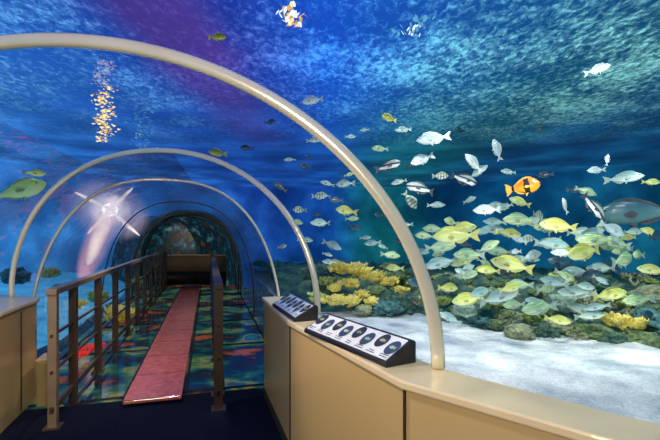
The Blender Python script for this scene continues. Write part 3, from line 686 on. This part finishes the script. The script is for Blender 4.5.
LP = loc(110, 210, 8.8)
lamp = empty('added_lamp', LP, 'added glowing lamp with painted pink streak for a bright reflection', 'lamp')  # added lamp, its glow and streaks stand in for a bright reflection
v = []; f = []; K = 20
dirv = (Vector((0, 0, 1.5))-LP).normalized(); s1 = dirv.cross(Vector((0, 0, 1))).normalized(); s2 = s1.cross(dirv)
for dd, r_ in ((-.3, .06), (-.25, .12), (0, .15), (.03, .15)):
    for k in range(K): a = 2*math.pi*k/K; v.append(dirv*dd+s1*r_*math.cos(a)+s2*r_*math.sin(a))
for i in range(3):
    for k in range(K): f.append((i*K+k, i*K+(k+1) % K, (i+1)*K+(k+1) % K, (i+1)*K+k))
f.append(tuple(range(K))); mk('housing', v, f, M_black, True, parent=lamp)
v = [dirv*.04+s1*.14*math.cos(2*math.pi*k/K)+s2*.14*math.sin(2*math.pi*k/K) for k in range(K)]
mk('lens', v, [tuple(range(K))], emis_mat('lens', (1, .97, 1), 8), parent=lamp)
def soft_mat(name, col, strength, power, mx_, ns=3.0):  # edge-faded emission that paints bloom and streaks
    m, nt, out = new_mat(name)
    lw = node(nt, 'ShaderNodeLayerWeight'); lw.inputs[0].default_value = .5
    fc = math_n(nt, 'MULTIPLY', math_n(nt, 'POWER', math_n(nt, 'SUBTRACT', 1.0, lw.outputs['Facing']), power), mx_, True)
    geo = node(nt, 'ShaderNodeNewGeometry'); fc = math_n(nt, 'MULTIPLY', fc, math_n(nt, 'SUBTRACT', 1.0, geo.outputs['Backfacing']))
    nz = node(nt, 'ShaderNodeTexNoise'); nz.inputs['Scale'].default_value = ns; nz.inputs['Detail'].default_value = 4; nt.links.new(geo.outputs['Position'], nz.inputs[0])
    rn = ramp(nt, [(.3, (.5, .5, .5)), (.6, (1, 1, 1))]); nt.links.new(nz.outputs[0], rn.inputs[0]); fc = math_n(nt, 'MULTIPLY', fc, rn.outputs[0])
    e = node(nt, 'ShaderNodeEmission'); e.inputs[0].default_value = (*col, 1); e.inputs[1].default_value = strength
    t = node(nt, 'ShaderNodeBsdfTransparent'); mx = node(nt, 'ShaderNodeMixShader'); nt.links.new(fc, mx.inputs[0]); nt.links.new(t.outputs[0], mx.inputs[1]); nt.links.new(e.outputs[0], mx.inputs[2]); nt.links.new(mx.outputs[0], out.inputs[0])
    return m
def ellipsoid(name, c_, ax, La, Lb, mat):
    ax = ax.normalized(); s = ax.orthogonal().normalized(); u = ax.cross(s); v = []; f = []; NR, NA = 24, 32
    for i in range(NR+1):
        th = math.pi*i/NR
        for k in range(NA):
            a = 2*math.pi*k/NA; v.append(c_+ax*La*math.cos(th)+(s*math.cos(a)+u*math.sin(a))*Lb*math.sin(th))
    for i in range(NR):
        for k in range(NA): f.append((i*NA+k, (i+1)*NA+k, (i+1)*NA+(k+1) % NA, i*NA+(k+1) % NA))
    mk(name, v, f, mat, True, parent=lamp)
S_pk = soft_mat('streak_pink', (1, .50, .60), 1.3, 2.6, .8); S_ye = soft_mat('streak_yellow', (1, .85, .75), 1.8, 2.6, .9)
ellipsoid('glow', dirv*.3, s1, .40, .36, soft_mat('glow_core', (1, .95, .98), 1.8, 2.4, 1.0, 4))
ellipsoid('glow', dirv*.3, s1*.8+s2*.4, .80, .62, soft_mat('glow_wide', (.85, .7, 1), 1.1, 3.0, .55, 3))
end = loc(80, 284, 8.2)-LP
ellipsoid('painted_streak', end*.36+dirv*.4, end, end.length*.58, .26, S_pk)
ellipsoid('painted_streak', end*.26+dirv*.6, end, end.length*.46, .15, S_ye)
for a_, l_ in ((.5, .55), (2.3, .5), (3.9, .6), (5.4, .5)):
    dd = s1*math.cos(a_)+s2*math.sin(a_); ellipsoid('painted_streak', dirv*.35+dd*l_*.5, dd, l_*.75, .05, S_ye)

# ------------------------------------------------------------ lights
def light(t, l, tgt, E, col, size=.5, spot=None, blend=.6, caustic=0):
    ld = bpy.data.lights.new('light', t); ld.energy = E; ld.color = col
    if t == 'AREA': ld.size = size
    elif t == 'SPOT': ld.spot_size = math.radians(spot); ld.spot_blend = blend; ld.shadow_soft_size = size
    else: ld.shadow_soft_size = size
    if caustic:
        ld.use_nodes = True; nt = ld.node_tree; em = nt.nodes['Emission']
        tc = nt.nodes.new('ShaderNodeTexCoord'); vo = nt.nodes.new('ShaderNodeTexNoise'); vo.inputs['Scale'].default_value = caustic; vo.inputs['Detail'].default_value = 4; vo.inputs['Distortion'].default_value = 1
        nt.links.new(tc.outputs['Normal'], vo.inputs[0])
        r = ramp(nt, [(.38, (.3, .3, .3)), (.55, (1.0, 1.0, 1.0)), (.68, (2.0, 2.0, 2.0))]); nt.links.new(vo.outputs[0], r.inputs[0]); nt.links.new(r.outputs[0], em.inputs[1])
    o = bpy.data.objects.new('light', ld); COL.objects.link(o); o.location = l
    o.rotation_euler = (Vector(tgt)-Vector(l)).to_track_quat('-Z', 'Y').to_euler()
    return o
light('SPOT', (1.2, 1.3, 3.2), (1.9, 4.8, 1.6), 340, (.97, 1, .93), .1, 85, caustic=9)  # added front light for the fish, no fixture seen
light('SPOT', (2.6, 2.4, 5.5), (2.2, 3.4, .5), 1150, (.94, .98, 1), .05, 75, caustic=14)
light('SPOT', (1.0, 5.0, 5.8), (1.2, 5.4, .8), 1500, (.9, 1, .92), .1, 70, caustic=10)
light('SPOT', (4.0, 4.5, 5.5), (3.6, 4.6, .8), 1150, (.9, 1, .92), .1, 75, caustic=10)
light('SPOT', (-5.5, 6, 5.5), (-5, 7, .3), 1200, (.5, .85, 1), .3, 80)
light('AREA', (-.9, -.9, 2.2), (-.1, 2.2, .9), 62, (1, .85, .60), .6)
light('SPOT', (-1.0, 1.6, 2.25), (-2.7, 3.6, .9), 120, (1, .85, .60), .1, 55)
light('SPOT', (-1.2, 2.2, 2.2), (.2, 2.1, 1.0), 100, (1, .85, .60), .1, 70)
for s, E in ((1.2, 60), (3.8, 40), (6.6, 16)):
    q = ctr(s, 0); light('SPOT', (q.x, q.y, 2.0), (q.x, q.y, 0), E, (1, .80, .70), .03, 95)
light('SPOT', (*ctr(8.2, 0)[:2], 1.9), (*ctr(9.9, -.2)[:2], .7), 10, (1, .85, .65), .03, 80)
W = bpy.data.worlds.new('World'); sc.world = W; W.use_nodes = True
bg = W.node_tree.nodes['Background']; bg.inputs[0].default_value = (.02, .08, .2, 1); bg.inputs[1].default_value = .5

# ------------------------------------------------------------ camera
cd = bpy.data.cameras.new('camera'); cam = bpy.data.objects.new('camera', cd); COL.objects.link(cam)
cam.location = (0, 0, EYE); cam.rotation_euler = (math.pi/2, 0, 0)
cd.sensor_width = 36; cd.lens = 36*F/660; cd.shift_y = 15/660; cd.clip_start = .05
sc.camera = cam
